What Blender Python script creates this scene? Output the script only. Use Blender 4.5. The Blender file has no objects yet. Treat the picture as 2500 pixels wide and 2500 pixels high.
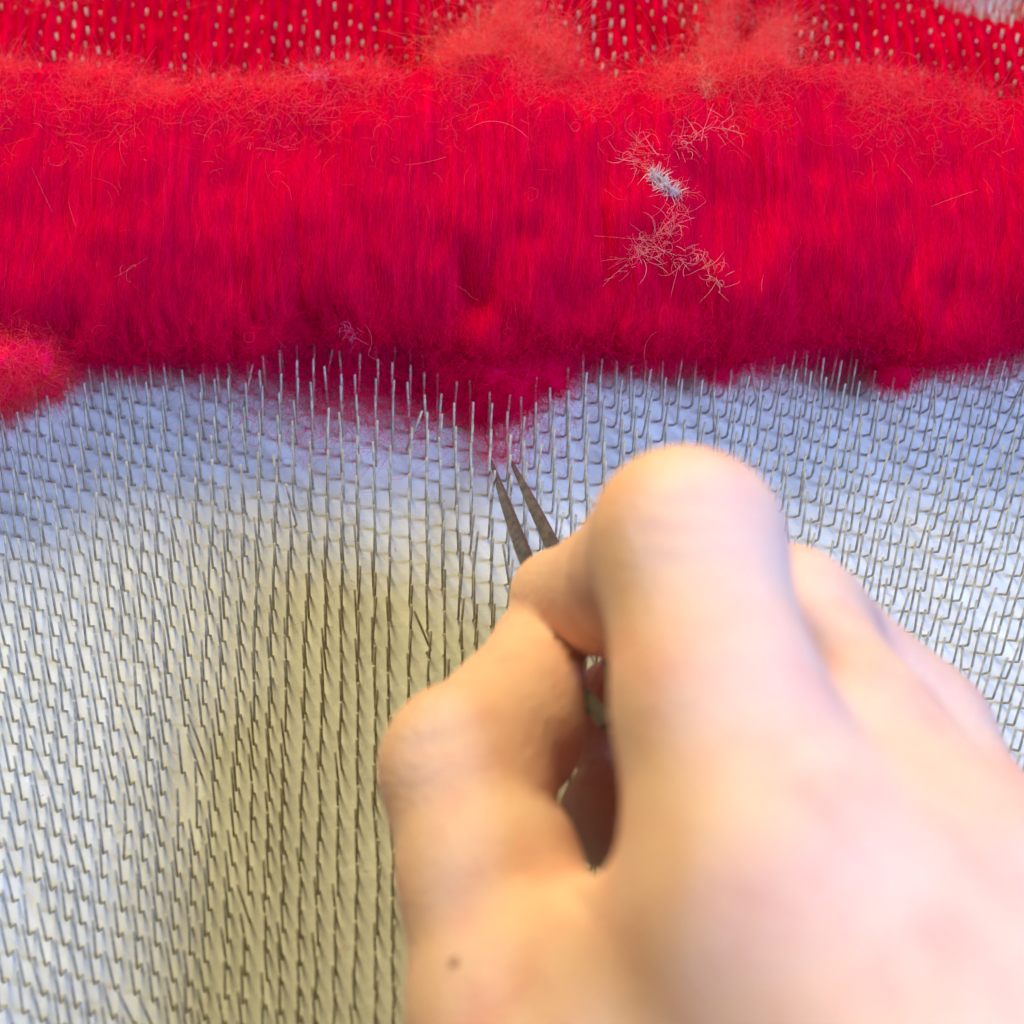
import bpy, math, random
import numpy as np
from mathutils import Vector

# ------------------------------------------------------------------ basics
# All lengths below are written in millimetres and scaled to metres (S).
S = 0.001
rng = np.random.default_rng(7)
random.seed(7)
scene = bpy.context.scene
COL = scene.collection

# ------------------------------------------------------------------ camera
F_PX, CX, CY = 4100.0, 950.0, 1250.0          # calibration of the photograph (2500 px frame)
DIST, TILT = 261.0, math.radians(25.0)
ST, CT = math.sin(TILT), math.cos(TILT)
CAM = np.array([0.0, -DIST * ST, DIST * CT])
FWD, UPV, RGT = np.array([0, ST, -CT]), np.array([0, CT, ST]), np.array([1.0, 0, 0])

cd = bpy.data.cameras.new("camera")
cam = bpy.data.objects.new("camera", cd)
COL.objects.link(cam)
cam.location = CAM * S
cam.rotation_euler = (TILT, 0, 0)
cd.sensor_width = 36.0
cd.lens = 36.0 * F_PX / 2500.0
cd.shift_x = (1250 - CX) / 2500.0
cd.clip_start, cd.clip_end = 0.005, 20.0
cd.dof.use_dof = True
cd.dof.focus_distance = 0.252
cd.dof.aperture_fstop = 12.5
scene.camera = cam

# ------------------------------------------------------------------ world, lamps, exposure
world = bpy.data.worlds.new("World")
scene.world = world
world.use_nodes = True
bg = world.node_tree.nodes["Background"]
bg.inputs[0].default_value = (0.75, 0.8, 1.0, 1)
bg.inputs[1].default_value = 0.055


def area_lamp(name, direction, dist, size, power, colour, target=(0, 0, 0)):
    ld = bpy.data.lights.new(name, 'AREA')
    ld.shape = 'DISK'
    ld.size = size
    ld.energy = power
    ld.color = colour
    o = bpy.data.objects.new(name, ld)
    COL.objects.link(o)
    d = Vector(direction).normalized()
    o.location = Vector(target) * S + d * dist
    o.rotation_euler = d.to_track_quat('Z', 'Y').to_euler()
    return o


area_lamp("warm_lamp", (-0.38, 0.88, 0.74), 0.75, 0.36, 8.6, (1.0, 0.86, 0.42), (10, 10, 0))
area_lamp("cool_window", (0.70, -0.40, 1.0), 0.90, 0.32, 13.0, (0.36, 0.54, 1.0), (10, 0, 0))

scene.view_settings.view_transform = 'Standard'
scene.view_settings.look = 'None'
scene.view_settings.exposure = 0.0
scene.view_settings.gamma = 1.0
scene.render.engine = 'CYCLES'
scene.cycles.use_denoising = True
scene.cycles.use_adaptive_sampling = True
scene.cycles.adaptive_threshold = 0.04
scene.cycles.max_bounces = 8
scene.cycles.diffuse_bounces = 6
scene.cycles.glossy_bounces = 3
scene.cycles.transmission_bounces = 3
scene.cycles_curves.shape = 'RIBBONS'


# ------------------------------------------------------------------ helpers
def at_depth(px, py, depth):
    """photo pixel + distance along the view axis -> place in the scene (mm)"""
    return CAM + depth * (FWD + RGT * (px - CX) / F_PX + UPV * (CY - py) / F_PX)


def at_z(px, py, z):
    r = FWD + RGT * (px - CX) / F_PX + UPV * (CY - py) / F_PX
    return CAM + r * ((z - CAM[2]) / r[2])


def to_px(p):
    q = np.asarray(p, float) - CAM
    d = q @ FWD
    return CX + F_PX * (q @ RGT) / d, CY - F_PX * (q @ UPV) / d, d


def _hash(i, j, k, s):
    n = (i * 374761393 + j * 668265263 + k * 2147483647 + s * 1274126177) & 0xFFFFFFFF
    n = ((n ^ (n >> 13)) * 1274126177) & 0xFFFFFFFF
    n = (n ^ (n >> 16)) & 0xFFFFFF
    return n.astype(np.float64) / 0x7FFFFF - 1.0


def vnoise(x, y, z, seed=0):
    """smooth value noise in -1..1"""
    x, y, z = np.broadcast_arrays(np.asarray(x, float), np.asarray(y, float), np.asarray(z, float))
    xi, yi, zi = np.floor(x).astype(np.int64), np.floor(y).astype(np.int64), np.floor(z).astype(np.int64)
    fx, fy, fz = x - xi, y - yi, z - zi
    fx, fy, fz = [f * f * f * (f * (f * 6 - 15) + 10) for f in (fx, fy, fz)]
    out = 0
    for a in (0, 1):
        for b in (0, 1):
            for c in (0, 1):
                w = (fx if a else 1 - fx) * (fy if b else 1 - fy) * (fz if c else 1 - fz)
                out = out + w * _hash(xi + a, yi + b, zi + c, seed)
    return out


def fbm(x, y, z, octaves=3, seed=0):
    t, amp = 0, 1.0
    for o in range(octaves):
        t = t + amp * vnoise(x * 2 ** o, y * 2 ** o, z * 2 ** o, seed + o * 17)
        amp *= 0.5
    return t


def mesh_object(name, verts, faces, mat, parent=None, smooth=True):
    me = bpy.data.meshes.new(name)
    verts = np.asarray(verts, float) * S
    if isinstance(faces, np.ndarray) and faces.ndim == 2:
        nf, k = faces.shape
        me.vertices.add(len(verts))
        me.vertices.foreach_set("co", verts.ravel())
        me.loops.add(nf * k)
        me.loops.foreach_set("vertex_index", faces.ravel().astype(np.int32))
        me.polygons.add(nf)
        me.polygons.foreach_set("loop_start", np.arange(nf, dtype=np.int32) * k)
        me.polygons.foreach_set("loop_total", np.full(nf, k, dtype=np.int32))
        me.update(calc_edges=True)
        me.validate()
    else:
        me.from_pydata([tuple(v) for v in verts], [], faces)
        me.update()
    if smooth:
        me.polygons.foreach_set("use_smooth", np.ones(len(me.polygons), dtype=bool))
    me.materials.append(mat)
    o = bpy.data.objects.new(name, me)
    COL.objects.link(o)
    o.parent = parent
    return o


def empty(name, loc=(0, 0, 0)):
    o = bpy.data.objects.new(name, None)
    o.empty_display_size = 0.01
    COL.objects.link(o)
    o.location = Vector(loc) * S
    return o


def tag(o, label=None, category=None, group=None, kind=None):
    for k, v in (("label", label), ("category", category), ("group", group), ("kind", kind)):
        if v:
            o[k] = v
    return o


def hair_object(name, pts, radius, mat, parent=None):
    """pts: (N, K, 3) in mm; radius: (N, K) or scalar in mm -> a curves object of fibres"""
    n, k, _ = pts.shape
    cu = bpy.data.hair_curves.new(name)
    cu.add_curves([k] * n)
    cu.attributes["position"].data.foreach_set("vector", (pts * S).astype(np.float32).ravel())
    if "radius" not in cu.attributes:
        cu.attributes.new("radius", 'FLOAT', 'POINT')
    r = np.broadcast_to(np.asarray(radius, float), (n, k)) * S
    cu.attributes["radius"].data.foreach_set("value", r.astype(np.float32).ravel())
    cu.materials.append(mat)
    o = bpy.data.objects.new(name, cu)
    COL.objects.link(o)
    o.parent = parent
    o["kind"] = "stuff"
    return o


def surface_nets(F, origin, h):
    """F: scalar grid, surface at 0 -> verts, quads"""
    ins = F < 0
    nx, ny, nz = F.shape
    c = np.zeros((nx - 1, ny - 1, nz - 1), np.int8)
    for a in (0, 1):
        for b in (0, 1):
            for d in (0, 1):
                c += ins[a:nx - 1 + a, b:ny - 1 + b, d:nz - 1 + d]
    act = (c > 0) & (c < 8)
    idx = -np.ones(act.shape, np.int64)
    cells = np.argwhere(act)
    idx[act] = np.arange(len(cells))
    acc = np.zeros((len(cells), 3))
    cnt = np.zeros(len(cells))
    corners = [(a, b, d) for a in (0, 1) for b in (0, 1) for d in (0, 1)]
    for p in corners:
        for ax in range(3):
            if p[ax]:
                continue
            q = list(p)
            q[ax] = 1
            fa = F[cells[:, 0] + p[0], cells[:, 1] + p[1], cells[:, 2] + p[2]]
            fb = F[cells[:, 0] + q[0], cells[:, 1] + q[1], cells[:, 2] + q[2]]
            m = (fa < 0) != (fb < 0)
            t = np.where(m, fa / np.where(m, fa - fb, 1), 0)
            pos = np.tile(np.array(p, float), (len(cells), 1))
            pos[:, ax] = t
            acc += pos * m[:, None]
            cnt += m
    verts = origin + (cells + acc / cnt[:, None]) * h
    quads = []
    for ax in range(3):
        sl0 = [slice(None)] * 3
        sl1 = [slice(None)] * 3
        sl0[ax] = slice(0, -1)
        sl1[ax] = slice(1, None)
        a, b = ins[tuple(sl0)], ins[tuple(sl1)]
        e = np.argwhere(a != b)
        o1, o2 = (ax + 1) % 3, (ax + 2) % 3
        ok = (e[:, o1] > 0) & (e[:, o2] > 0) & (e[:, o1] < F.shape[o1] - 1) & (e[:, o2] < F.shape[o2] - 1)
        e = e[ok]
        flip = ~ins[e[:, 0], e[:, 1], e[:, 2]]
        quad = []
        for s1, s2 in ((0, 0), (-1, 0), (-1, -1), (0, -1)):
            w = e.copy()
            w[:, o1] += s1
            w[:, o2] += s2
            quad.append(idx[w[:, 0], w[:, 1], w[:, 2]])
        quad = np.stack(quad, 1)
        quad[flip] = quad[flip][:, ::-1]
        quads.append(quad)
    return verts, np.concatenate(quads)


def round_cone(P, a, b, r1, r2):
    a, b = np.asarray(a, np.float32), np.asarray(b, np.float32)
    ba = b - a
    l2 = float(ba @ ba)
    rr = r1 - r2
    a2 = max(l2 - rr * rr, 1e-6)
    il2 = 1.0 / l2
    pa = P - a
    y = pa @ ba
    z = y - l2
    v = pa * l2 - y[..., None] * ba
    x2 = np.einsum('...i,...i->...', v, v)
    y2 = y * y * l2
    z2 = z * z * l2
    k = np.sign(rr) * rr * rr * x2
    d = (np.sqrt(x2 * a2 * il2) + y * rr) * il2 - r1
    c1 = np.sign(z) * a2 * z2 > k
    c2 = np.sign(y) * a2 * y2 < k
    d = np.where(c2, np.sqrt(x2 + y2) * il2 - r1, d)
    d = np.where(c1, np.sqrt(x2 + z2) * il2 - r2, d)
    return d


def smin(a, b, k):
    h = np.clip(0.5 + 0.5 * (b - a) / k, 0, 1)
    return b * (1 - h) + a * h - k * h * (1 - h)


def grid_points(lo, hi, h):
    n = np.ceil((np.asarray(hi) - lo) / h).astype(int) + 1
    g = np.stack(np.meshgrid(*[lo[i] + h * np.arange(n[i]) for i in range(3)], indexing='ij'), -1)
    return g.astype(np.float32)


# ------------------------------------------------------------------ materials
def new_mat(name):
    m = bpy.data.materials.new(name)
    m.use_nodes = True
    nt = m.node_tree
    return m, nt, nt.nodes["Principled BSDF"]


def node(nt, typ, **kw):
    n = nt.nodes.new(typ)
    for k, v in kw.items():
        setattr(n, k, v)
    return n


def ramp(nt, stops):
    r = nt.nodes.new("ShaderNodeValToRGB")
    el = r.color_ramp.elements
    while len(el) < len(stops):
        el.new(0.5)
    for e, (p, c) in zip(el, stops):
        e.position = p
        e.color = (*c, 1)
    return r


def noise_tex(nt, scale, detail=4, rough=0.55, vec=None):
    n = nt.nodes.new("ShaderNodeTexNoise")
    n.inputs["Scale"].default_value = scale
    n.inputs["Detail"].default_value = detail
    n.inputs["Roughness"].default_value = rough
    if vec is not None:
        nt.links.new(vec, n.inputs["Vector"])
    return n


def mat_rubber():
    m, nt, b = new_mat("white_rubber")
    tc = node(nt, "ShaderNodeTexCoord")
    n1 = noise_tex(nt, 60, 5, 0.6, tc.outputs["Object"])
    n2 = noise_tex(nt, 1500, 3, 0.6, tc.outputs["Object"])
    r1 = ramp(nt, [(0.3, (0.70, 0.70, 0.685)), (0.7, (0.80, 0.80, 0.79))])
    nt.links.new(n1.outputs["Fac"], r1.inputs["Fac"])
    # fine specks of dirt
    r2 = ramp(nt, [(0.70, (1, 1, 1)), (0.78, (0.55, 0.5, 0.42))])
    nt.links.new(n2.outputs["Fac"], r2.inputs["Fac"])
    mx = node(nt, "ShaderNodeMix", data_type='RGBA', blend_type='MULTIPLY')
    mx.inputs[0].default_value = 0.8
    nt.links.new(r1.outputs["Color"], mx.inputs[6])
    nt.links.new(r2.outputs["Color"], mx.inputs[7])
    nt.links.new(mx.outputs[2], b.inputs["Base Color"])
    b.inputs["Roughness"].default_value = 0.55
    b.inputs["Specular IOR Level"].default_value = 0.3
    bp = node(nt, "ShaderNodeBump")
    bp.inputs["Strength"].default_value = 0.5
    bp.inputs["Distance"].default_value = 0.0003
    n3 = noise_tex(nt, 500, 4, 0.6, tc.outputs["Object"])
    nt.links.new(n3.outputs["Fac"], bp.inputs["Height"])
    nt.links.new(bp.outputs["Normal"], b.inputs["Normal"])
    return m


def mat_steel(name, col, rough, metal=0.7, browned=0.0):
    m, nt, b = new_mat(name)
    tc = node(nt, "ShaderNodeTexCoord")
    n1 = noise_tex(nt, 700, 4, 0.6, tc.outputs["Object"])
    c2 = tuple(v * 0.6 for v in col)
    c3 = tuple(v * 1.15 for v in col) if not browned else (col[0] * 1.2, col[1] * 0.85, col[2] * 0.7)
    r = ramp(nt, [(0.35, c2), (0.65, c3)])
    nt.links.new(n1.outputs["Fac"], r.inputs["Fac"])
    nt.links.new(r.outputs["Color"], b.inputs["Base Color"])
    b.inputs["Metallic"].default_value = metal
    b.inputs["Roughness"].default_value = rough
    bp = node(nt, "ShaderNodeBump")
    bp.inputs["Strength"].default_value = 0.3
    bp.inputs["Distance"].default_value = 0.0001
    nt.links.new(n1.outputs["Fac"], bp.inputs["Height"])
    nt.links.new(bp.outputs["Normal"], b.inputs["Normal"])
    return m


def mat_wool_body(name, dark, light):
    m, nt, b = new_mat(name)
    tc = node(nt, "ShaderNodeTexCoord")
    mp = node(nt, "ShaderNodeMapping")
    mp.inputs["Scale"].default_value = (1, 0.25, 0.25)
    nt.links.new(tc.outputs["Object"], mp.inputs["Vector"])
    n1 = noise_tex(nt, 900, 4, 0.65, mp.outputs["Vector"])
    r = ramp(nt, [(0.3, dark), (0.7, light)])
    nt.links.new(n1.outputs["Fac"], r.inputs["Fac"])
    nt.links.new(r.outputs["Color"], b.inputs["Base Color"])
    b.inputs["Roughness"].default_value = 1.0
    b.inputs["Specular IOR Level"].default_value = 0.0
    bp = node(nt, "ShaderNodeBump")
    bp.inputs["Strength"].default_value = 0.6
    bp.inputs["Distance"].default_value = 0.0004
    nt.links.new(n1.outputs["Fac"], bp.inputs["Height"])
    nt.links.new(bp.outputs["Normal"], b.inputs["Normal"])
    return m


def mat_fibre(name, stops, trans=0.35, spec=0.25):
    m = bpy.data.materials.new(name)
    m.use_nodes = True
    nt = m.node_tree
    nt.nodes.clear()
    out = node(nt, "ShaderNodeOutputMaterial")
    hi = node(nt, "ShaderNodeHairInfo")
    r = ramp(nt, stops)
    nt.links.new(hi.outputs["Random"], r.inputs["Fac"])
    p = node(nt, "ShaderNodeBsdfPrincipled")
    p.inputs["Roughness"].default_value = 0.55
    p.inputs["Specular IOR Level"].default_value = spec
    nt.links.new(r.outputs["Color"], p.inputs["Base Color"])
    t = node(nt, "ShaderNodeBsdfTranslucent")
    nt.links.new(r.outputs["Color"], t.inputs["Color"])
    mx = node(nt, "ShaderNodeMixShader")
    mx.inputs[0].default_value = trans
    nt.links.new(p.outputs[0], mx.inputs[1])
    nt.links.new(t.outputs[0], mx.inputs[2])
    nt.links.new(mx.outputs[0], out.inputs["Surface"])
    return m


def mat_skin(mole_at):
    m, nt, b = new_mat("skin")
    tc = node(nt, "ShaderNodeTexCoord")
    n1 = noise_tex(nt, 110, 6, 0.62, tc.outputs["Object"])
    r = ramp(nt, [(0.3, (0.80, 0.53, 0.415)), (0.52, (0.79, 0.48, 0.385)), (0.72, (0.77, 0.39, 0.32))])
    nt.links.new(n1.outputs["Fac"], r.inputs["Fac"])
    vm = node(nt, "ShaderNodeVectorMath", operation='DISTANCE')
    vm.inputs[1].default_value = tuple(np.asarray(mole_at) * S)
    nt.links.new(tc.outputs["Object"], vm.inputs[0])
    mr = node(nt, "ShaderNodeMapRange")
    mr.inputs["From Min"].default_value = 0.0004
    mr.inputs["From Max"].default_value = 0.0008
    mr.inputs["To Min"].default_value = 1.0
    mr.inputs["To Max"].default_value = 0.0
    nt.links.new(vm.outputs["Value"], mr.inputs["Value"])
    mx = node(nt, "ShaderNodeMix", data_type='RGBA')
    nt.links.new(mr.outputs["Result"], mx.inputs[0])
    nt.links.new(r.outputs["Color"], mx.inputs[6])
    mx.inputs[7].default_value = (0.22, 0.09, 0.05, 1)
    nt.links.new(mx.outputs[2], b.inputs["Base Color"])
    b.inputs["Roughness"].default_value = 0.58
    b.inputs["Specular IOR Level"].default_value = 0.25
    b.inputs["Subsurface Weight"].default_value = 0.25
    b.inputs["Subsurface Radius"].default_value = (1.0, 0.35, 0.2)
    b.inputs["Subsurface Scale"].default_value = 0.003
    v = node(nt, "ShaderNodeTexVoronoi")
    v.inputs["Scale"].default_value = 1100
    nt.links.new(tc.outputs["Object"], v.inputs["Vector"])
    bp = node(nt, "ShaderNodeBump")
    bp.inputs["Strength"].default_value = 0.4
    bp.inputs["Distance"].default_value = 0.0003
    nt.links.new(v.outputs["Distance"], bp.inputs["Height"])
    nt.links.new(bp.outputs["Normal"], b.inputs["Normal"])
    return m


M_RUBBER = mat_rubber()
M_WIRE = mat_steel("wire_steel", (0.46, 0.42, 0.335), 0.65, 0.0)
M_TWEEZ = mat_steel("tweezer_steel", (0.24, 0.235, 0.235), 0.25, 0.6)
M_TWEDGE = mat_steel("brown_edge_steel", (0.15, 0.095, 0.085), 0.5, 0.3, browned=1)  # darker, browner steel for the narrow edges of the strips
M_WOOL = mat_wool_body("red_wool", (0.66, 0.0, 0.066), (0.95, 0.0005, 0.125))
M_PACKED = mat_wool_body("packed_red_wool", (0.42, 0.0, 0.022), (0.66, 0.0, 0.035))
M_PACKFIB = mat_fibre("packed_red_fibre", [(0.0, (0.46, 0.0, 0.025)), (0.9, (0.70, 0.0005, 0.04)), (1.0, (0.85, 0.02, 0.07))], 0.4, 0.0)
RED = [(0.0, (0.72, 0.0, 0.07)), (0.85, (0.95, 0.0005, 0.13)), (0.99, (0.96, 0.006, 0.13)), (1.0, (0.95, 0.10, 0.15))]
M_FIBRE = mat_fibre("red_fibre", RED, 0.5, 0.0)
M_FRIZZ = mat_fibre("red_frizz", [(0.0, (0.97, 0.02, 0.10)), (0.6, (0.97, 0.07, 0.13)), (1.0, (0.97, 0.22, 0.24))], 0.65, 0.0)
M_STRAY = mat_fibre("pale_pink_fibre", [(0.0, (0.9, 0.25, 0.25)), (1.0, (0.95, 0.45, 0.4))], 0.3, 0.5)
M_LINT = mat_fibre("pale_lint", [(0.0, (0.92, 0.2, 0.22)), (0.6, (0.92, 0.38, 0.38)), (1.0, (0.9, 0.65, 0.6))], 0.3, 0.4)
M_WHITE = mat_fibre("white_lint", [(0.0, (0.62, 0.60, 0.62)), (1.0, (0.78, 0.76, 0.76))], 0.3, 0.4)
M_PINK = mat_fibre("pink_lint", [(0.0, (0.75, 0.15, 0.4)), (1.0, (0.85, 0.35, 0.6))], 0.3, 0.4)
M_BEIGE = mat_fibre("beige_lint", [(0.0, (0.75, 0.4, 0.28)), (1.0, (0.85, 0.62, 0.45))], 0.3, 0.4)

# ------------------------------------------------------------------ wool roll geometry (needed for the wires too)
X0, X1 = -84.0, 122.0
ROLL_TOP = [(-400, 170), (0, 165), (130, 168), (290, 178), (340, 208), (420, 222), (520, 208), (600, 215), (650, 222), (750, 195),
            (830, 198), (900, 180), (1000, 185), (1080, 160), (1150, 140), (1230, 125), (1300, 140), (1340, 165), (1420, 180),
            (1520, 190), (1600, 180), (1700, 175), (1800, 165), (1900, 160), (2000, 172), (2100, 180), (2170, 185), (2200, 195),
            (2250, 175), (2290, 180), (2350, 218), (2500, 225), (2900, 215)]
ROLL_BOT = [(-400, 900), (0, 925), (130, 920), (250, 905), (330, 900), (500, 892), (650, 885), (800, 872), (900, 866), (950, 866),
            (1050, 885), (1200, 900), (1380, 885), (1450, 878), (1650, 884), (1740, 892), (1850, 888), (2000, 878), (2150, 896),
            (2190, 912), (2240, 898), (2330, 872), (2370, 855), (2440, 862), (2500, 878), (2900, 885)]


def interp(tab, x):
    a = np.array(tab, float)
    return np.interp(x, a[:, 0], a[:, 1])


def tangent(py):
    """the view ray of a pixel row in the (Y, Z) plane as n.p = d with n pointing towards the image top"""
    r = FWD + UPV * (CY - py) / F_PX
    ry, rz = r[1], r[2]
    n = np.array([-rz, ry]) / math.hypot(ry, rz)
    return n, n @ CAM[1:]


SHEAR = 0.12        # the crest of the roll sits towards its far side


def fit_section(ytop, ybot, zc, b):
    nt_, dt = tangent(ytop)
    nb, db = tangent(ybot)
    lo, hi = 5.0, 60.0
    for _ in range(40):
        a = 0.5 * (lo + hi)
        yt = (dt - math.hypot(a * nt_[0], b * (SHEAR * nt_[0] + nt_[1])) - nt_[1] * zc) / nt_[0]
        yb = (db + math.hypot(a * nb[0], b * (SHEAR * nb[0] + nb[1])) - nb[1] * zc) / nb[0]
        if yt > yb:
            lo = a
        else:
            hi = a
    return 0.5 * (yt + yb), a


NU, NV = 900, 150
us = np.linspace(X0, X1, NU)
phis = np.linspace(0, 2 * math.pi, NV, endpoint=False)      # 0 = far side (+Y), pi/2 = top, pi = near side
zc = 15.6 + 0.9 * vnoise(us / 14, 0.3, 0.7, 3)
bz = 10.0 + 1.0 * vnoise(us / 17, 0.3, 4.7, 5)
yc, av = np.zeros(NU), np.zeros(NU)
for i, x in enumerate(us):
    px = CX + x * F_PX / 272.0
    yc[i], av[i] = fit_section(interp(ROLL_TOP, px), interp(ROLL_BOT, px) - 26, zc[i], bz[i])
av -= 0.6
bz -= 0.4
U, PH = np.meshgrid(us, phis, indexing='ij')
cp, sp = np.cos(PH), np.sin(PH)
pw = 0.93
ry = np.sign(cp) * np.abs(cp) ** pw
rz = np.sign(sp) * np.abs(sp) ** pw
RP = np.stack([U, yc[:, None] + av[:, None] * ry + SHEAR * bz[:, None] * rz, zc[:, None] + bz[:, None] * rz], -1)


def grid_normals(P):
    du = np.gradient(P, axis=0)
    dv = (np.roll(P, -1, 1) - np.roll(P, 1, 1)) * 0.5
    n = np.cross(dv, du)
    n /= np.linalg.norm(n, axis=-1, keepdims=True) + 1e-9
    return n, du, dv


RN, _, _ = grid_normals(RP)
if (RN[NU // 2, NV // 4, 2]) < 0:
    RN = -RN
arc = PH * 18
sx = U + 1.5 * vnoise(U / 9, arc / 11, 0, 41)
disp = (1.4 * fbm(RP[..., 0] / 13, RP[..., 1] / 13, RP[..., 2] / 13, 2, 11)
        + 0.62 * fbm(sx / 4.6, arc / 13, 0.0, 3, 23) + 0.35 * fbm(RP[..., 0] / 5, RP[..., 1] / 7, RP[..., 2] / 7, 2, 29)
        + 0.34 * vnoise(sx / 1.9, arc / 11, 0, 31) + 0.24 * vnoise(sx / 0.8, arc / 6, 0, 37))
# a few deep folds between locks of wool (photo px x, width mm, depth mm, centre angle)
for fx, w, dep, ang, wid in ((1095, 3.0, 2.6, 2.55, 0.55), (740, 4.0, 1.8, 3.0, 0.4), (1010, 3.0, 1.4, 2.9, 0.4), (170, 2.5, 1.4, 2.9, 0.4),
                             (1880, 2.0, 1.2, 2.5, 0.5), (2480, 2.0, 1.6, 2.7, 0.5), (590, 2.0, 1.0, 2.7, 0.5), (300, 2.0, 1.0, 3.0, 0.3)):
    X = (fx - CX) / F_PX * 268
    disp -= 1.5 * dep * np.exp(-((U - X - 2.0 * np.sin(PH * 3)) / w) ** 2 - ((PH - ang) / wid) ** 2)
RP = RP + RN * disp[..., None]
RN, _, RT = grid_normals(RP)
if (RN[NU // 2, NV // 4, 2]) < 0:
    RN = -RN


def roll_sample(u, ph):
    fu = np.clip((u - X0) / (X1 - X0) * (NU - 1), 0, NU - 1.001)
    fv = np.mod(ph, 2 * math.pi) / (2 * math.pi) * NV
    iu, iv = fu.astype(int), fv.astype(int) % NV
    tu, tv = (fu - iu)[..., None], (fv - np.floor(fv))[..., None]
    iv2 = (iv + 1) % NV

    def s(A):
        return (A[iu, iv] * (1 - tu) * (1 - tv) + A[iu + 1, iv] * tu * (1 - tv) + A[iu, iv2] * (1 - tu) * tv + A[iu + 1, iv2] * tu * tv)
    return s(RP), s(RN)


# ------------------------------------------------------------------ card cloth: white rubber backing with bent steel wires
cloth = tag(empty("card_cloth", (0, 0, 0)), "white rubber carding cloth set with rows of bent steel wires", "card cloth")
YB0, YB1 = -100.0, 140.0


def backing():
    nx, ny = 240, 240
    xs, ys = np.linspace(X0, X1, nx), np.linspace(YB0, YB1, ny)
    Xg, Yg = np.meshgrid(xs, ys, indexing='ij')
    Z = 0.10 * fbm(Xg / 6, Yg / 5, 0.0, 2, 61)
    top = np.stack([Xg, Yg, Z], -1).reshape(-1, 3)
    bot = np.array([[X0, YB0, -3.5], [X1, YB0, -3.5], [X1, YB1, -3.5], [X0, YB1, -3.5]])
    ii = np.arange(nx * ny).reshape(nx, ny)
    faces = [tuple(q) for q in np.stack([ii[:-1, :-1], ii[1:, :-1], ii[1:, 1:], ii[:-1, 1:]], -1).reshape(-1, 4)]
    b0 = nx * ny
    faces.append((b0 + 3, b0 + 2, b0 + 1, b0))
    faces.append(tuple([b0, b0 + 1] + list(ii[::-1, 0])))
    faces.append(tuple([b0 + 1, b0 + 2] + list(ii[-1, ::-1])))
    faces.append(tuple([b0 + 2, b0 + 3] + list(ii[:, -1])))
    faces.append(tuple([b0 + 3, b0] + list(ii[0, :])))
    return mesh_object("backing", np.concatenate([top, bot]), faces, M_RUBBER, cloth)


backing()

COLW, ROWH = 2.5, 3.62
KNEE, TIP = 3.1, 10.2
LB, LF = math.radians(-18), math.radians(29)


def wire_mesh_data(lb, lf, side, r=0.195, sides=7):
    """a tube from under the rubber, leaning back to the knee, then forward to the tip"""
    ky = KNEE * math.tan(lb)
    path = [np.array([0, 0.6 * math.tan(-lb), -0.6]), np.array([0, ky * 0.78, KNEE * 0.78]), np.array([0, ky * 0.98, KNEE * 0.96]),
            np.array([0, ky + 0.32 * math.tan(lf) * 1.0, KNEE + 0.45]), np.array([side, ky + (TIP - KNEE) * math.tan(lf), TIP])]
    V, Fc = [], []
    n = len(path)
    for i, p in enumerate(path):
        t = path[min(i + 1, n - 1)] - path[max(i - 1, 0)]
        t /= np.linalg.norm(t)
        a = np.array([1.0, 0, 0])
        a -= t * (a @ t)
        a /= np.linalg.norm(a)
        b = np.cross(t, a)
        for k in range(sides):
            w = 2 * math.pi * k / sides
            V.append(p + r * (math.cos(w) * a + math.sin(w) * b))
    for i in range(n - 1):
        for k in range(sides):
            k2 = (k + 1) % sides
            Fc.append((i * sides + k, i * sides + k2, (i + 1) * sides + k2, (i + 1) * sides + k))
    Fc.append(tuple(range((n - 1) * sides, n * sides)))
    return np.array(V), Fc


variants = []
for k in range(8):
    v, f = wire_mesh_data(LB + math.radians(random.uniform(-3, 3)), LF + math.radians(random.uniform(-2.5, 2.5)), random.uniform(-0.25, 0.25))
    me = bpy.data.meshes.new("wire")
    me.from_pydata([tuple(p * S) for p in v], [], f)
    me.polygons.foreach_set("use_smooth", np.array([len(q) == 4 for q in f]))
    me.materials.append(M_WIRE)
    variants.append((me, v, f))

HAND_POLY = [(1040, 2600), (1010, 2200), (930, 1850), (1060, 1700), (1160, 1640), (1260, 1470), (1290, 1340), (1450, 1260), (1560, 1150), (1690, 1085),
             (1860, 1180), (1914, 1290), (1990, 1310), (2100, 1460), (2310, 1660), (2560, 1960), (2560, 2600)]


def in_poly(x, y, poly):
    c = False
    j = len(poly) - 1
    for i in range(len(poly)):
        xi, yi = poly[i]
        xj, yj = poly[j]
        if (yi > y) != (yj > y) and x < (xj - xi) * (y - yi) / (yj - yi) + xi:
            c = not c
        j = i
    return c


wires = []
for ci in range(int(X0 / COLW) + 1, int(X1 / COLW)):
    colx = ci * COLW + 0.4 + random.uniform(-0.15, 0.15)
    off = (-0.21 * ci + random.uniform(-0.05, 0.05)) % 1.0
    for rj in range(int(YB0 / ROWH), int(YB1 / ROWH) + 1):
        y = (rj + off) * ROWH + random.gauss(0, 0.12)
        x = colx + random.gauss(0, 0.10) + 0.25 * math.sin(y / 17 + ci)
        if not (YB0 + 2 < y < YB1 - 2) or random.random() < 0.012:
            continue
        px = CX + x * F_PX / 272.0
        iu = int(np.clip((x - X0) / (X1 - X0) * (NU - 1), 0, NU - 1))
        if yc[iu] - av[iu] * 0.72 < y < yc[iu] + av[iu] * 0.72:
            continue                                   # buried in the wool roll
        wires.append((x, y, random.randrange(8), random.gauss(0, 0.035), random.gauss(0, 0.045) if random.random() > 0.035 else random.gauss(0, 0.28)))


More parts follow.
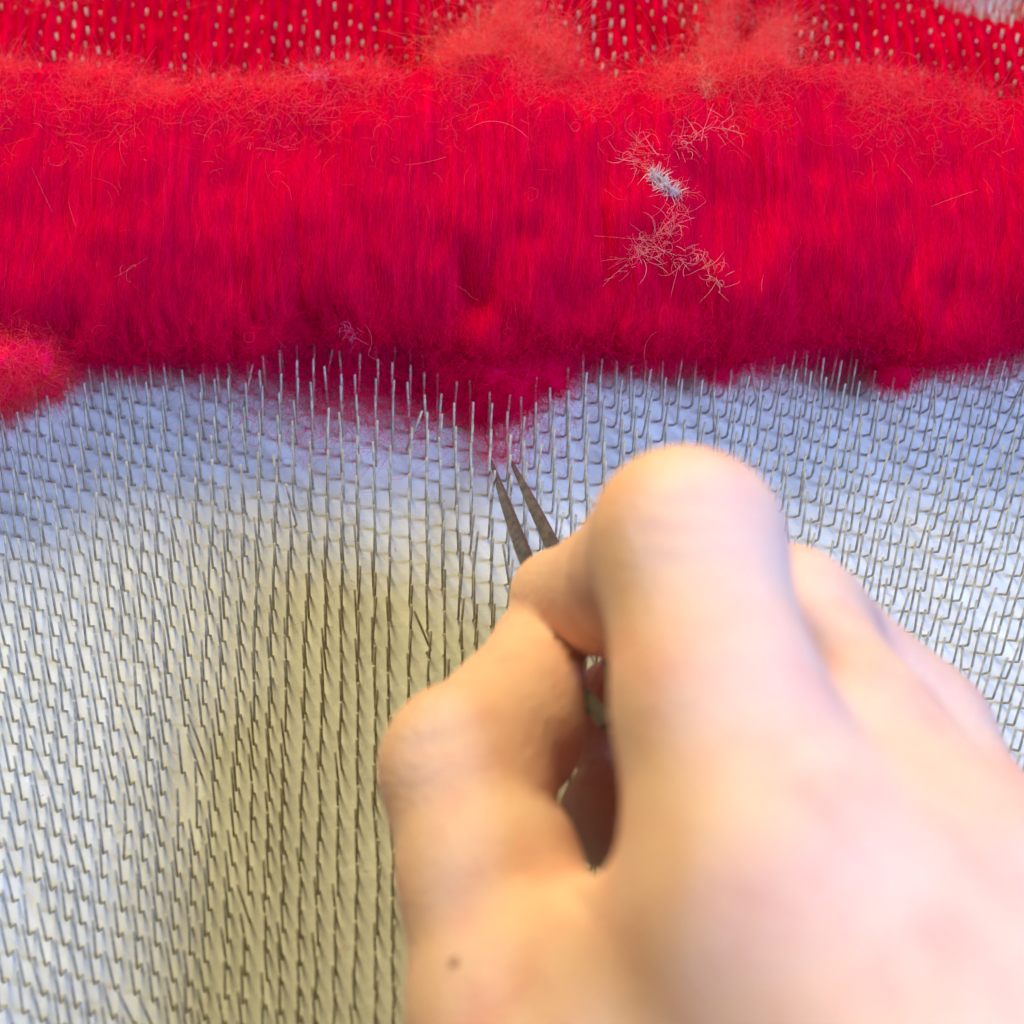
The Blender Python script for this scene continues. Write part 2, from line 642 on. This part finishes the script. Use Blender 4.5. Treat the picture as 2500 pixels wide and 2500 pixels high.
def showing(w):
    qx, qy, d = to_px((w[0], w[1] + 0.8, 6.0))
    tx, ty, _ = to_px((w[0], w[1] + 2.0, TIP))
    if not (8 < qx < 2492 and 0 < qy < 2490) or in_poly(qx, qy, HAND_POLY) or in_poly(tx, ty, HAND_POLY) or 60 < qy < 900:
        return None
    return d


order = sorted((i for i in range(len(wires)) if showing(wires[i]) is not None), key=lambda i: showing(wires[i]))
single = set(order[:300])
bulkV, bulkF, nb_ = [], [], 0
for i, (x, y, k, rx, rz_) in enumerate(wires):
    me, v, f = variants[k]
    if i in single:
        o = bpy.data.objects.new("wire", me)
        COL.objects.link(o)
        o.parent = cloth
        o.location = (x * S, y * S, 0)
        o.rotation_euler = (rx, 0, rz_)
    else:
        c, s_ = math.cos(rz_), math.sin(rz_)
        cx_, sx_ = math.cos(rx), math.sin(rx)
        q = v.copy()
        q = np.stack([q[:, 0], q[:, 1] * cx_ - q[:, 2] * sx_, q[:, 1] * sx_ + q[:, 2] * cx_], 1)
        q = np.stack([q[:, 0] * c - q[:, 1] * s_, q[:, 0] * s_ + q[:, 1] * c, q[:, 2]], 1)
        bulkV.append(q + np.array([x, y, 0]))
        bulkF.extend([tuple(nb_ + a for a in fc) for fc in f])
        nb_ += len(v)
ow = mesh_object("wire_rows", np.concatenate(bulkV), bulkF, M_WIRE, cloth)
ow["kind"] = "stuff"
ow["label"] = "further rows of bent steel wires running under the wool"


# ------------------------------------------------------------------ fibre makers
def unit(v):
    return v / (np.linalg.norm(v, axis=-1, keepdims=True) + 1e-9)


def roll_fibres(n, K, lmin, lmax, lift_lo, lift_hi, drift, crimp, u_lo=X0 + 1, u_hi=X1 - 1, ph_lo=0.05, ph_hi=3.75):
    """fibres that lie along the wrap of the roll"""
    u = rng.uniform(u_lo, u_hi, n)
    ph = rng.uniform(ph_lo, ph_hi, n)
    L = rng.uniform(lmin, lmax, n)
    dirn = rng.choice([-1, 1], n)
    slope = rng.normal(0, drift, n) + 0.25 * vnoise(u / 7, ph * 3, 0, 71)
    l0 = rng.uniform(lift_lo, lift_hi, n)
    l1 = rng.uniform(lift_lo, lift_hi, n) + rng.exponential(0.12, n)
    out = np.zeros((n, K, 3))
    pht = rng.uniform(0, 6.28, n)
    wl = rng.uniform(1.8, 4.5, n)
    step = L / (K - 1)
    for k in range(K):
        p, nn = roll_sample(u, ph)
        t = k / (K - 1)
        lift = l0 * (1 - t) + l1 * t
        s = k * step
        out[:, k] = p + nn * (lift + crimp * 0.6 * np.cos(s / wl * 6.28 + pht * 1.7))[:, None]
        out[:, k, 0] += crimp * np.sin(s / wl * 6.28 + pht)
        ph = ph + dirn * step / 17.0
        u = np.clip(u + slope * step + rng.normal(0, 0.25 * drift, n), X0, X1)
    return out


def curly(P, D, K, lmin, lmax, bend, outward=None, pull=0.0):
    """free curling fibres from the points P starting along D"""
    n = len(P)
    L = rng.uniform(lmin, lmax, n)
    d = unit(D + rng.normal(0, 0.5, (n, 3)))
    ax = unit(rng.normal(0, 1, (n, 3)))
    rate = rng.normal(0, bend, n)
    out = np.zeros((n, K, 3))
    p = P.copy()
    st = (L / (K - 1))[:, None]
    for k in range(K):
        out[:, k] = p
        ang = (rate * st[:, 0])[:, None]
        ax = unit(ax + rng.normal(0, 0.22, (n, 3)))
        c = np.cross(ax, d)
        d = unit(d * np.cos(ang) + c * np.sin(ang))
        if outward is not None:
            d = unit(d + pull * outward)
        p = p + d * st
    return out


def tube_radius(n, K, r, taper=True):
    t = np.linspace(0, 1, K)
    prof = np.ones(K) if not taper else np.clip(np.minimum(1.0, 2.2 * (1 - t) + 0.35), 0.3, 1)
    return rng.uniform(0.7, 1.3, (n, 1)) * r * prof[None]


# ------------------------------------------------------------------ the red wool roll
roll = tag(empty("wool_roll", (0, 60, 3)), "thick fluffy red wool roll lying across the steel wires", "wool")
roll_off = np.array([0, 60, 3.0])


def quads_grid(nu, nv):
    ii = np.arange(nu * nv).reshape(nu, nv)
    j2 = np.roll(ii, -1, 1)
    return np.stack([ii[:-1], ii[1:], j2[1:], j2[:-1]], -1).reshape(-1, 4)


mesh_object("wool_body", RP.reshape(-1, 3) - roll_off, quads_grid(NU, NV), M_WOOL, roll)
hair_object("combed_fibre", roll_fibres(150000, 7, 3, 10, -0.12, 0.32, 0.10, 0.08) - roll_off, tube_radius(150000, 7, 0.016), M_FIBRE, roll)
fz = roll_fibres(12000, 9, 3, 9, 0.1, 0.7, 0.3, 0.25)
hair_object("loose_fibre", fz - roll_off, tube_radius(12000, 9, 0.011), M_FIBRE, roll)


def edge_frizz(n, ph_c, ph_w, lift, lmin, lmax, bend, u=None):
    u = rng.uniform(X0 + 1, X1 - 1, n) if u is None else u
    ph = rng.normal(ph_c, ph_w, n)
    p, nn = roll_sample(u, ph)
    return curly(p + nn * rng.uniform(-0.3, lift, n)[:, None], nn * 0.6 + rng.normal(0, 0.7, (n, 3)), 10, lmin, lmax, bend)


uf = rng.uniform(X0 + 1, X1 - 1, 26000)
keep = vnoise(uf / 5.5, 0, 0, 91) + 0.5 * vnoise(uf / 1.8, 0, 0, 92) > rng.uniform(-0.7, 1.2, 26000)
uf = uf[keep]
e1 = edge_frizz(len(uf), 0.72, 0.34, 1.8, 2, 7, 0.75, uf)
hair_object("crest_frizz", e1 - roll_off, tube_radius(len(e1), 10, 0.016), M_FRIZZ, roll)
e2 = edge_frizz(16000, 3.35, 0.35, 1.2, 2, 6, 0.7)
hair_object("hem_frizz", e2 - roll_off, tube_radius(len(e2), 10, 0.014), M_FIBRE, roll)
e3 = edge_frizz(2600, 2.0, 0.7, 0.7, 2, 7, 0.5)
hair_object("surface_frizz", e3 - roll_off, tube_radius(len(e3), 10, 0.011), M_FIBRE, roll)
# single long pale hairs lying over the roll
e4 = edge_frizz(30, 1.8, 0.8, 0.7, 6, 16, 0.5)
e4 = e4[:, :, :]
hair_object("stray_hair", e4 - roll_off, tube_radius(len(e4), 10, 0.011), M_STRAY, roll)


# ------------------------------------------------------------------ tufts that stick out of the roll
def tuft(name, cones, n_fib, main, k=3.0, lmin=2, lmax=6, mat=None, bend=0.6, rad=0.03, body=True, noise=1.0, spread=0.6):
    a = np.array([np.concatenate([c[0], [c[2]]]) for c in cones] + [np.concatenate([c[1], [c[3]]]) for c in cones])
    lo, hi = (a[:, :3] - a[:, 3:]).min(0) - 3, (a[:, :3] + a[:, 3:]).max(0) + 3
    h = 0.45
    G = grid_points(lo, hi, h)
    Fd = None
    for c in cones:
        d = round_cone(G, c[0], c[1], c[2], c[3])
        Fd = d if Fd is None else smin(Fd, d, k)
    Fd = Fd + noise * 0.8 * fbm(G[..., 0] / 4, G[..., 1] / 4, G[..., 2] / 4, 3, 133)
    v, q = surface_nets(Fd, lo, h)
    if body:
        mesh_object(name, v - roll_off, q, M_WOOL, roll)
    ctr = a[:, :3].mean(0)
    idx = rng.integers(0, len(v), n_fib)
    base = v[idx] + rng.normal(0, 0.35, (n_fib, 3))
    nrm = unit(v[idx] - ctr)
    f = curly(base, nrm * spread + np.asarray(main, float) + rng.normal(0, 0.4, (n_fib, 3)), 9, lmin, lmax, bend)
    hair_object(name + "_fibre", f - roll_off, tube_radius(n_fib, 9, rad), mat or M_FIBRE, roll)


W = at_z
tuft("hanging_tuft", [(W(-90, 890, 13), W(60, 870, 13), 8.0, 5.0), (W(-80, 970, 8), W(50, 945, 8), 4.5, 2.5), (W(60, 870, 13), W(130, 900, 10), 4.0, 2.5)],
     12000, (0, -0.4, 0.1), mat=M_FRIZZ, rad=0.018, noise=1.6)
tuft("pulled_tuft", [(W(1080, 835, 8.5), W(1210, 865, 7.5), 4.4, 4.6), (W(1210, 865, 7.5), W(1350, 845, 8.5), 4.6, 3.4),
                     (W(1180, 905, 8), W(1190, 965, 7), 3.4, 1.8), (W(1100, 885, 9), W(1120, 935, 8), 2.4, 1.2),
                     (W(1260, 905, 8), W(1275, 960, 7), 3.2, 1.6), (W(1225, 920, 8), W(1235, 975, 6), 2.4, 1.4), (W(1330, 880, 9), W(1350, 935, 8), 2.0, 1.0)],
     17000, (0, -0.45, 0), lmin=2, lmax=6, rad=0.015, noise=1.9, k=2.0, bend=0.75)
tuft("small_tuft", [(W(1755, 880, 9), W(1760, 935, 7), 2.2, 0.6)], 1500, (0, -0.7, 0), lmin=1.5, lmax=4, rad=0.016, noise=1.3)
tuft("small_tuft", [(W(2185, 890, 10), W(2190, 915, 8), 2.6, 1.2)], 1500, (0, -0.7, 0), lmin=1.5, lmax=4, rad=0.016, noise=1.3)
M_WISP = mat_fibre("lit_red_wisp", [(0.0, (0.97, 0.05, 0.10)), (0.6, (0.97, 0.16, 0.18)), (1.0, (0.97, 0.34, 0.30))], 0.7, 0.0)  # wool red lightened: the lit look of the crest wisps is in the colour
tuft("crest_tuft", [(W(1110, 160, 21), W(1230, 85, 19), 2.4, 1.8), (W(1230, 85, 19), W(1350, 140, 20), 1.8, 2.2), (W(1230, 85, 19), W(1280, 30, 18), 2.0, 1.0)],
     2100, (0.1, 0.3, 0.25), lmin=3, lmax=15, mat=M_WISP, bend=0.8, spread=0.8, rad=0.016, noise=2.0, body=False)
tuft("loose_wisp", [(W(1730, 160, 18), W(1770, 20, 13), 2.2, 1.4), (W(1770, 20, 13), W(1830, -80, 12), 1.4, 1.8), (W(1860, 150, 17), W(1900, 60, 13), 2.6, 1.5),
                   (W(1660, 220, 22), W(1900, 190, 21), 2.5, 2.5)],
     2400, (0, 0.5, 0.25), lmin=3, lmax=15, mat=M_WISP, bend=0.7, spread=0.8, body=False, rad=0.016)

# wisps drawn down from the tuft to the tweezer tips
n = 420
t = rng.uniform(0, 1, n)
a0, a1 = W(1250, 985, 8), W(1222, 1120, 4)
base = a0 * (1 - t)[:, None] + a1 * t[:, None] + rng.normal(0, 1, (n, 3)) * (4.6 * (1 - t) + 1.6)[:, None] * np.array([1, 0.5, 0.5])
base[:, 2] = np.clip(base[:, 2], 0.8, 12)
hair_object("drawn_wisp", curly(base, np.tile([0.0, -0.7, -0.1], (n, 1)), 9, 2, 7, 0.6) - roll_off, tube_radius(n, 9, 0.015), M_FIBRE, roll)
n = 70
st0 = np.array([W(x, y, z) for x, y, z in zip(rng.normal(1230, 55, n), rng.uniform(940, 1010, n), rng.uniform(4, 8, n))])
en0 = np.array([W(x, y, z) for x, y, z in zip(rng.choice([1203, 1240], n) + rng.normal(0, 9, n), rng.uniform(1115, 1160, n), rng.uniform(2.5, 5.5, n))])
tt = np.linspace(0, 1, 9)[None, :, None]
taut = st0[:, None] * (1 - tt) + en0[:, None] * tt + rng.normal(0, 0.8, (n, 1, 3)) * np.sin(tt * math.pi) + rng.normal(0, 0.05, (n, 9, 3))
hair_object("taut_fibre", taut - roll_off, tube_radius(n, 9, 0.013), M_FIBRE, roll)
n = 170
base = np.array([W(x, y, 0.4) for x, y in zip(rng.uniform(20, 2480, n), rng.uniform(1000, 2490, n))])
hair_object("stray_fluff", curly(base, rng.normal(0, 1, (n, 3)) * [1, 1, 0.3], 9, 0.6, 2.6, 1.2) - roll_off, tube_radius(n, 9, 0.02), M_FIBRE, roll)
n = 15000  # loose fuzz, made denser below the roll's lip to deepen the shade there
bx, by = rng.uniform(150, 2490, n), 845 + np.abs(rng.normal(0, 34, n))
near = rng.uniform(0, 1, n) < 0.35
bx[near] = rng.normal(960, 200, near.sum())
by[near] = 870 + np.abs(rng.normal(0, 85, near.sum()))
base = np.array([W(x, y, z) for x, y, z in zip(bx, by, rng.uniform(2, 9, n))])
hair_object("lip_shade_fuzz", curly(base, rng.normal(0, 1, (n, 3)) * [1, 1, 0.3], 9, 2, 8, 0.4) - roll_off, tube_radius(n, 9, 0.017), M_FIBRE, roll)

# ------------------------------------------------------------------ wool packed down between the wires behind the roll
layer = tag(empty("wool_layer", (0, 100, 0)), "flat red wool packed between the wire rows behind the roll", "wool")
lay_off = np.array([0, 100, 0.0])
nx, ny = 700, 110
xs, ys = np.linspace(X0 + 1, X1 - 1, nx), np.linspace(66, 138, ny)
Xg, Yg = np.meshgrid(xs, ys, indexing='ij')
phase = ((Xg - 0.4) / COLW) * 2 * math.pi
ridge = 0.5 - 0.5 * np.cos(phase + 0.35 * vnoise(Xg / 6, Yg / 8, 0, 7))
Zg = 9.25 + 1.05 * ridge ** 0.5 + 0.7 * fbm(Xg / 9, Yg / 12, 0, 2, 51) + 0.3 * vnoise(Xg / 0.7, Yg / 5, 0, 53)
c0 = W(2420, -40, 6)
hole = np.exp(-((Xg - c0[0]) / 10) ** 2 - ((Yg - c0[1]) / 7) ** 2)
Zg = Zg - 12.5 * np.clip(hole * 1.5, 0, 1)
lay = np.stack([Xg, Yg, Zg], -1)
ii = np.arange(nx * ny).reshape(nx, ny)
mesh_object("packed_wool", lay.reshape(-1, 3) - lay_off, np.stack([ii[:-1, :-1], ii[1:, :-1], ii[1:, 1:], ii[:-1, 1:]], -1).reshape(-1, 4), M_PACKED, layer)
n = 42000
fi, fj = rng.integers(0, nx, n), rng.integers(0, ny, n)
b = lay[fi, fj] + rng.normal(0, 0.12, (n, 3))
b[:, 2] += 0.15
okk = b[:, 2] > 2.0
b = b[okk]
f = curly(b, np.tile([0, 1.0, 0.06], (len(b), 1)) * rng.choice([-1, 1], len(b))[:, None], 7, 3, 9, 0.08)
f[..., 0] = b[:, None, 0] + (f[..., 0] - b[:, None, 0]) * 0.25
f[..., 2] = b[:, None, 2] + (f[..., 2] - b[:, None, 2]) * 0.2
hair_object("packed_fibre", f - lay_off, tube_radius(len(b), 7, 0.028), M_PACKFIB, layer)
n = 5200
xx = np.concatenate([rng.uniform(X0 + 1, -22, n // 2), rng.uniform(48, X1 - 1, n // 2)])
yy = rng.uniform(92, 130, n)
b = np.stack([xx, yy, rng.uniform(8, 11.5, n)], -1)
f = curly(b, rng.normal(0, 1, (n, 3)) * [1, 1, 0.3], 9, 3, 10, 0.35)
f[..., 2] = b[:, None, 2] + (f[..., 2] - b[:, None, 2]) * 0.35
hair_object("tip_haze_fibre", f - lay_off, tube_radius(len(b), 9, 0.02), M_FRIZZ, layer)


# ------------------------------------------------------------------ lint caught in the wool
def on_roll(px, py):
    """the place where a photo pixel meets the front of the roll"""
    r = FWD + RGT * (px - CX) / F_PX + UPV * (CY - py) / F_PX
    m = np.abs(RP[..., 0] - 0) >= 0
    q = RP - CAM
    d = q @ FWD
    X_, Y_ = CX + F_PX * (q @ RGT) / d, CY - F_PX * (q @ UPV) / d
    vis = (q * RN).sum(-1) < 0
    e = (X_ - px) ** 2 + (Y_ - py) ** 2 + np.where(vis, 0, 1e9)
    k = np.unravel_index(np.argmin(e), e.shape)
    return RP[k], RN[k]


def lint(name, label, path, dens, spread, mat, lmin, lmax, rad, bend=0.85, cat="lint"):
    """a matted streak of curling fibres following a chain of photo points over the roll"""
    pts = [on_roll(*p) for p in path]
    o0 = pts[0][0]
    e = tag(empty(name, o0), label, cat)
    B, D = [], []
    for (p, nn), (p2, n2) in zip(pts[:-1], pts[1:]):
        k = max(6, int(dens * np.linalg.norm(p2 - p)))
        t = rng.uniform(0, 1, k)[:, None]
        B.append(p * (1 - t) + p2 * t + nn * rng.uniform(-0.1, 0.8, k)[:, None] + rng.normal(0, spread, (k, 3)))
        D.append(np.tile(unit(p2 - p), (k, 1)) * rng.choice([-1, 1], k)[:, None] + rng.normal(0, 0.6, (k, 3)))
    B, D = np.concatenate(B), np.concatenate(D)
    f = curly(B, D, 12, lmin, lmax, bend)
    return e, o0, f, mat, rad


def put(part, e, o0, f, mat, rad):
    return hair_object(part, f - o0, tube_radius(len(f), 12, rad), mat, e)


a = lint("lint_streak", "pale pink matted lint streak branching down the front of the red roll",
         [(1545, 350), (1590, 420), (1650, 480), (1640, 560), (1560, 600), (1520, 650)], 10, 0.6, M_LINT, 2.0, 6.0, 0.012)
put("matted_fibre", *a)
b2 = lint("x", "x", [(1590, 425), (1620, 455), (1650, 482)], 46, 0.25, M_WHITE, 1.0, 2.6, 0.028)
bpy.data.objects.remove(b2[0])
put("white_knot", a[0], a[1], b2[2], M_WHITE, 0.04)
for pth in ([(1520, 395), (1590, 420)], [(1640, 560), (1600, 590), (1650, 620), (1740, 650), (1760, 700)], [(1560, 600), (1600, 640)], [(1590, 390), (1700, 340), (1780, 300)]):
    c = lint("x", "x", pth, 6, 0.6, M_LINT, 2.0, 6.0, 0.013)
    bpy.data.objects.remove(c[0])
    put("lint_wisp", a[0], a[1], c[2], M_LINT, 0.02)
a = lint("lint_tuft", "small beige lint tangle near the top edge of the red roll", [(1705, 185), (1730, 215), (1715, 245)], 20, 0.7, M_BEIGE, 1.5, 4, 0.022)
put("matted_fibre", *a)
a = lint("lint_tuft", "tiny pink lint puff on the upper left edge of the roll", [(745, 200), (800, 190)], 20, 0.5, M_PINK, 1.2, 3.2, 0.02)
put("matted_fibre", *a)
a = lint("lint_tuft", "faint pink lint puff low on the roll left of the fold", [(850, 790), (865, 825)], 18, 0.45, M_PINK, 1, 2.6, 0.016)
put("matted_fibre", *a)

# ------------------------------------------------------------------ the hand
D_ = at_depth


def chain(G, joints, k):
    d = None
    for (p, r), (p2, r2) in zip(joints[:-1], joints[1:]):
        e = round_cone(G, p, p2, r, r2)
        d = e if d is None else smin(d, e, k)
    return d


J = lambda *l: [(D_(x, y, d), r) for x, y, d, r in l]
index_j = J((1920, 2200, 161, 12.6), (1760, 1740, 171, 10.3), (1675, 1328, 181, 9.7), (1590, 1392, 196, 8.7), (1512, 1440, 209, 7.9), (1370, 1464, 221, 7.0))
thumb_j = J((1420, 2900, 170, 14.0), (1265, 2500, 180, 11.0), (1200, 2150, 189, 9.4), (1138, 1878, 198, 9.3), (1250, 1745, 208, 7.5), (1320, 1575, 219, 6.3))
middle_j = J((2330, 2260, 164, 12.2), (2075, 1850, 180, 10.4), (1910, 1525, 198, 8.8), (1700, 1640, 223, 8.2), (1480, 1760, 228, 7.4))
ring_j = J((2700, 2480, 172, 11.5), (2200, 1830, 208, 9.0), (1800, 1960, 221, 8.0), (1500, 1990, 222, 7.4))
little_j = J((3000, 2750, 182, 10.5), (2560, 2200, 204, 8.0), (2230, 2250, 213, 7.2), (1850, 2260, 213, 6.6))
wrist = J((2700, 3760, 132, 19), (3150, 3760, 142, 17))
arm = J((2900, 3760, 136, 22), (4600, 6400, 118, 27))


def hand_field(G):
    palm = None
    for a, b, ra, rb in ((index_j[0], wrist[0], 12, 17), (middle_j[0], wrist[0], 12.5, 18), (ring_j[0], wrist[1], 12, 17), (little_j[0], wrist[1], 11, 16),
                         (thumb_j[0], wrist[0], 15, 18), ((D_(2300, 2500, 178), 0), (D_(2650, 3100, 162), 0), 13, 16),
                         ((D_(1500, 2440, 175), 0), (D_(1800, 2400, 165), 0), 11.5, 13), ((D_(1600, 2750, 168), 0), (D_(2200, 2800, 158), 0), 14, 15),
                         ((D_(1880, 2050, 172), 0), (D_(2150, 2060, 174), 0), 8.5, 8.5), ((D_(2030, 1600, 205), 0), (D_(2210, 1800, 206), 0), 7.2, 8.8)):
        e = round_cone(G, a[0], b[0], ra, rb)
        palm = e if palm is None else smin(palm, e, 9.0)
    palm = smin(palm, chain(G, arm, 5), 8.0)
    # tendons of the first two fingers over the back of the hand
    out = None
    for jn, k in ((index_j, 9.0), (middle_j, 8.0), (ring_j, 7.0), (little_j, 6.0), (thumb_j, 7.0)):
        c = chain(G, jn, 5.0 if jn is thumb_j else 4.0)
        if jn is thumb_j:
            c = smin(c, round_cone(G, D_(1275, 1815, 205), D_(1300, 1700, 212), 6.9, 6.0), 3.0)
        h = smin(c, palm, k)
        out = h if out is None else smin(out, h, 0.8 if jn is thumb_j else 2.2)
    return out


allj = np.array([p for p, r in index_j + thumb_j + middle_j + ring_j + little_j])
lo = allj.min(0) - 17
hi = allj.max(0) + 17
lo[1] = -150
hi[2] = 150
G = grid_points(lo, hi, 1.0)
Fh = hand_field(G)
for ax in range(3):                      # close the forearm where it leaves the built volume
    for e_ in (0, -1):
        sl = [slice(None)] * 3
        sl[ax] = e_
        Fh[tuple(sl)] = np.maximum(Fh[tuple(sl)], 0.5)
hv, hq = surface_nets(Fh, lo, 1.0)
# the field's own gradient pulls the vertices onto the smooth surface
for _ in range(2):
    V32 = hv.astype(np.float32)
    d0 = hand_field(V32)
    g = np.stack([hand_field(V32 + np.array(e, np.float32)) - d0 for e in ((0.3, 0, 0), (0, 0.3, 0), (0, 0, 0.3))], -1) / 0.3
    g = g / (np.linalg.norm(g, axis=-1, keepdims=True) + 1e-6)
    hv = hv - np.clip(d0, -0.6, 0.6)[:, None] * g * 0.8
    hn = g
# small skin folds and tendon relief
hv = hv - hn * (0.18 * fbm(hv[:, 0] / 9, hv[:, 1] / 9, hv[:, 2] / 9, 2, 201))[:, None]
HO = D_(2300, 2500, 180)


def first_hit(px, py, d0=150, d1=235):
    ds = np.arange(d0, d1, 0.25)
    p = np.array([D_(px, py, d) for d in ds], np.float32)
    f = hand_field(p)
    k = int(np.argmax(f < 0))
    return p[k].astype(float)


# creases across the joints, where the photograph shows them
for px, py, dx, dy, ln, dep in ((1365, 1958, 0.85, 0.5, 5, 0.5), (1330, 1925, 0.8, 0.6, 4, 0.3), (1080, 1800, 0.95, -0.2, 5, 0.25), (1050, 1830, 0.95, -0.1, 4, 0.2),
                                (1400, 2185, 0.8, 0.45, 5, 0.5), (1350, 2150, 0.9, 0.3, 4, 0.3), (1690, 1235, 1, 0.1, 5, 0.25), (1680, 1300, 1, 0.0, 5, 0.22),
                                (1700, 1365, 1, -0.1, 5, 0.22), (1985, 1440, 0.8, 0.5, 4, 0.2)):
    c = first_hit(px, py)
    u_ = unit(RGT * dx - UPV * dy)
    w_ = np.cross(u_, FWD)
    q = hv - c
    a_, b_, f_ = q @ u_, q @ w_, q @ FWD
    hv = hv - hn * (dep * np.exp(-(a_ / ln) ** 2 - (b_ / 0.9) ** 2 - (f_ / 7) ** 2))[:, None]
mole = first_hit(1107, 2350)
M_SKIN = mat_skin(mole - HO)
hand = mesh_object("hand", hv - HO, hq, M_SKIN)
hand.location = Vector(HO) * S
tag(hand, "bare right hand pinching steel tweezers between thumb and bent forefinger", "hand")

# ------------------------------------------------------------------ tweezers
tw0 = D_(1220, 1118, 259.0)
tw1 = D_(1220 + 0.42 * 400, 1518, 221.5)
axis = unit(tw1 - tw0)
LEN = 66.0
side = unit(np.array([1.0, 0.12, 0.10]) - axis * (np.array([1.0, 0.12, 0.10]) @ axis))
wdir = np.cross(axis, side)
if wdir @ FWD < 0:
    wdir = -wdir
rot = math.radians(48)            # the strips are turned so that their left faces show
nrm = side * math.cos(rot) + wdir * math.sin(rot)
wd = -side * math.sin(rot) + wdir * math.cos(rot)
tweez = tag(empty("tweezers", tw0), "thin pointed steel tweezers held open at the wool tuft", "tweezers")


def arm_mesh(sgn, tip_px):
    tip = D_(*tip_px)
    V, Fc = [], []
    N = 46
    for i in range(N):
        t = i / (N - 1)
        s = t * LEN
        gap = 1.55 + 0.6 * math.sin(min(1, s / 35) * math.pi / 2) if s < 40 else (1.9 + 1.8 * math.sin((s - 40) / (LEN - 40) * math.pi)) * (1 - ((s - 40) / (LEN - 40)) ** 3) + 0.35 * ((s - 40) / (LEN - 40)) ** 3
        base = tw0 + axis * s + side * sgn * gap
        if i == 0:
            shift0 = tip - base
        base = base + shift0 * max(0, 1 - s / 25)
        wdt = 0.28 + 1.75 * min(1, (s / 26)) ** 0.8 
        th = 0.28 + 0.75 * min(1, s / 12)
        if 6.0 < s < 8.4:
            wdt *= 0.86
        for a_, b_ in ((-0.5, -0.5), (0.5, -0.5), (0.5, 0.5), (-0.5, 0.5)):
            V.append(base + wd * a_ * wdt + nrm * b_ * th - tw0)
    for i in range(N - 1):
        for k in range(4):
            k2 = (k + 1) % 4
            Fc.append((i * 4 + k, i * 4 + k2, (i + 1) * 4 + k2, (i + 1) * 4 + k))
    Fc.append((3, 2, 1, 0))
    Fc.append(tuple((N - 1) * 4 + k for k in range(4)))
    o = mesh_object("tweezer_arm", V, Fc, M_TWEEZ, tweez, smooth=False)
    o.data.materials.append(M_TWEDGE)
    for i, pl in enumerate(o.data.polygons):
        if i < (N - 1) * 4 and i % 4 in (1, 3):
            pl.material_index = 1
    m = o.modifiers.new("bevel", 'BEVEL')
    m.width = 0.00008
    m.segments = 2
    return o


arm_mesh(-1, (1197, 1120, 259.0))
arm_mesh(1, (1243, 1117, 259.0))
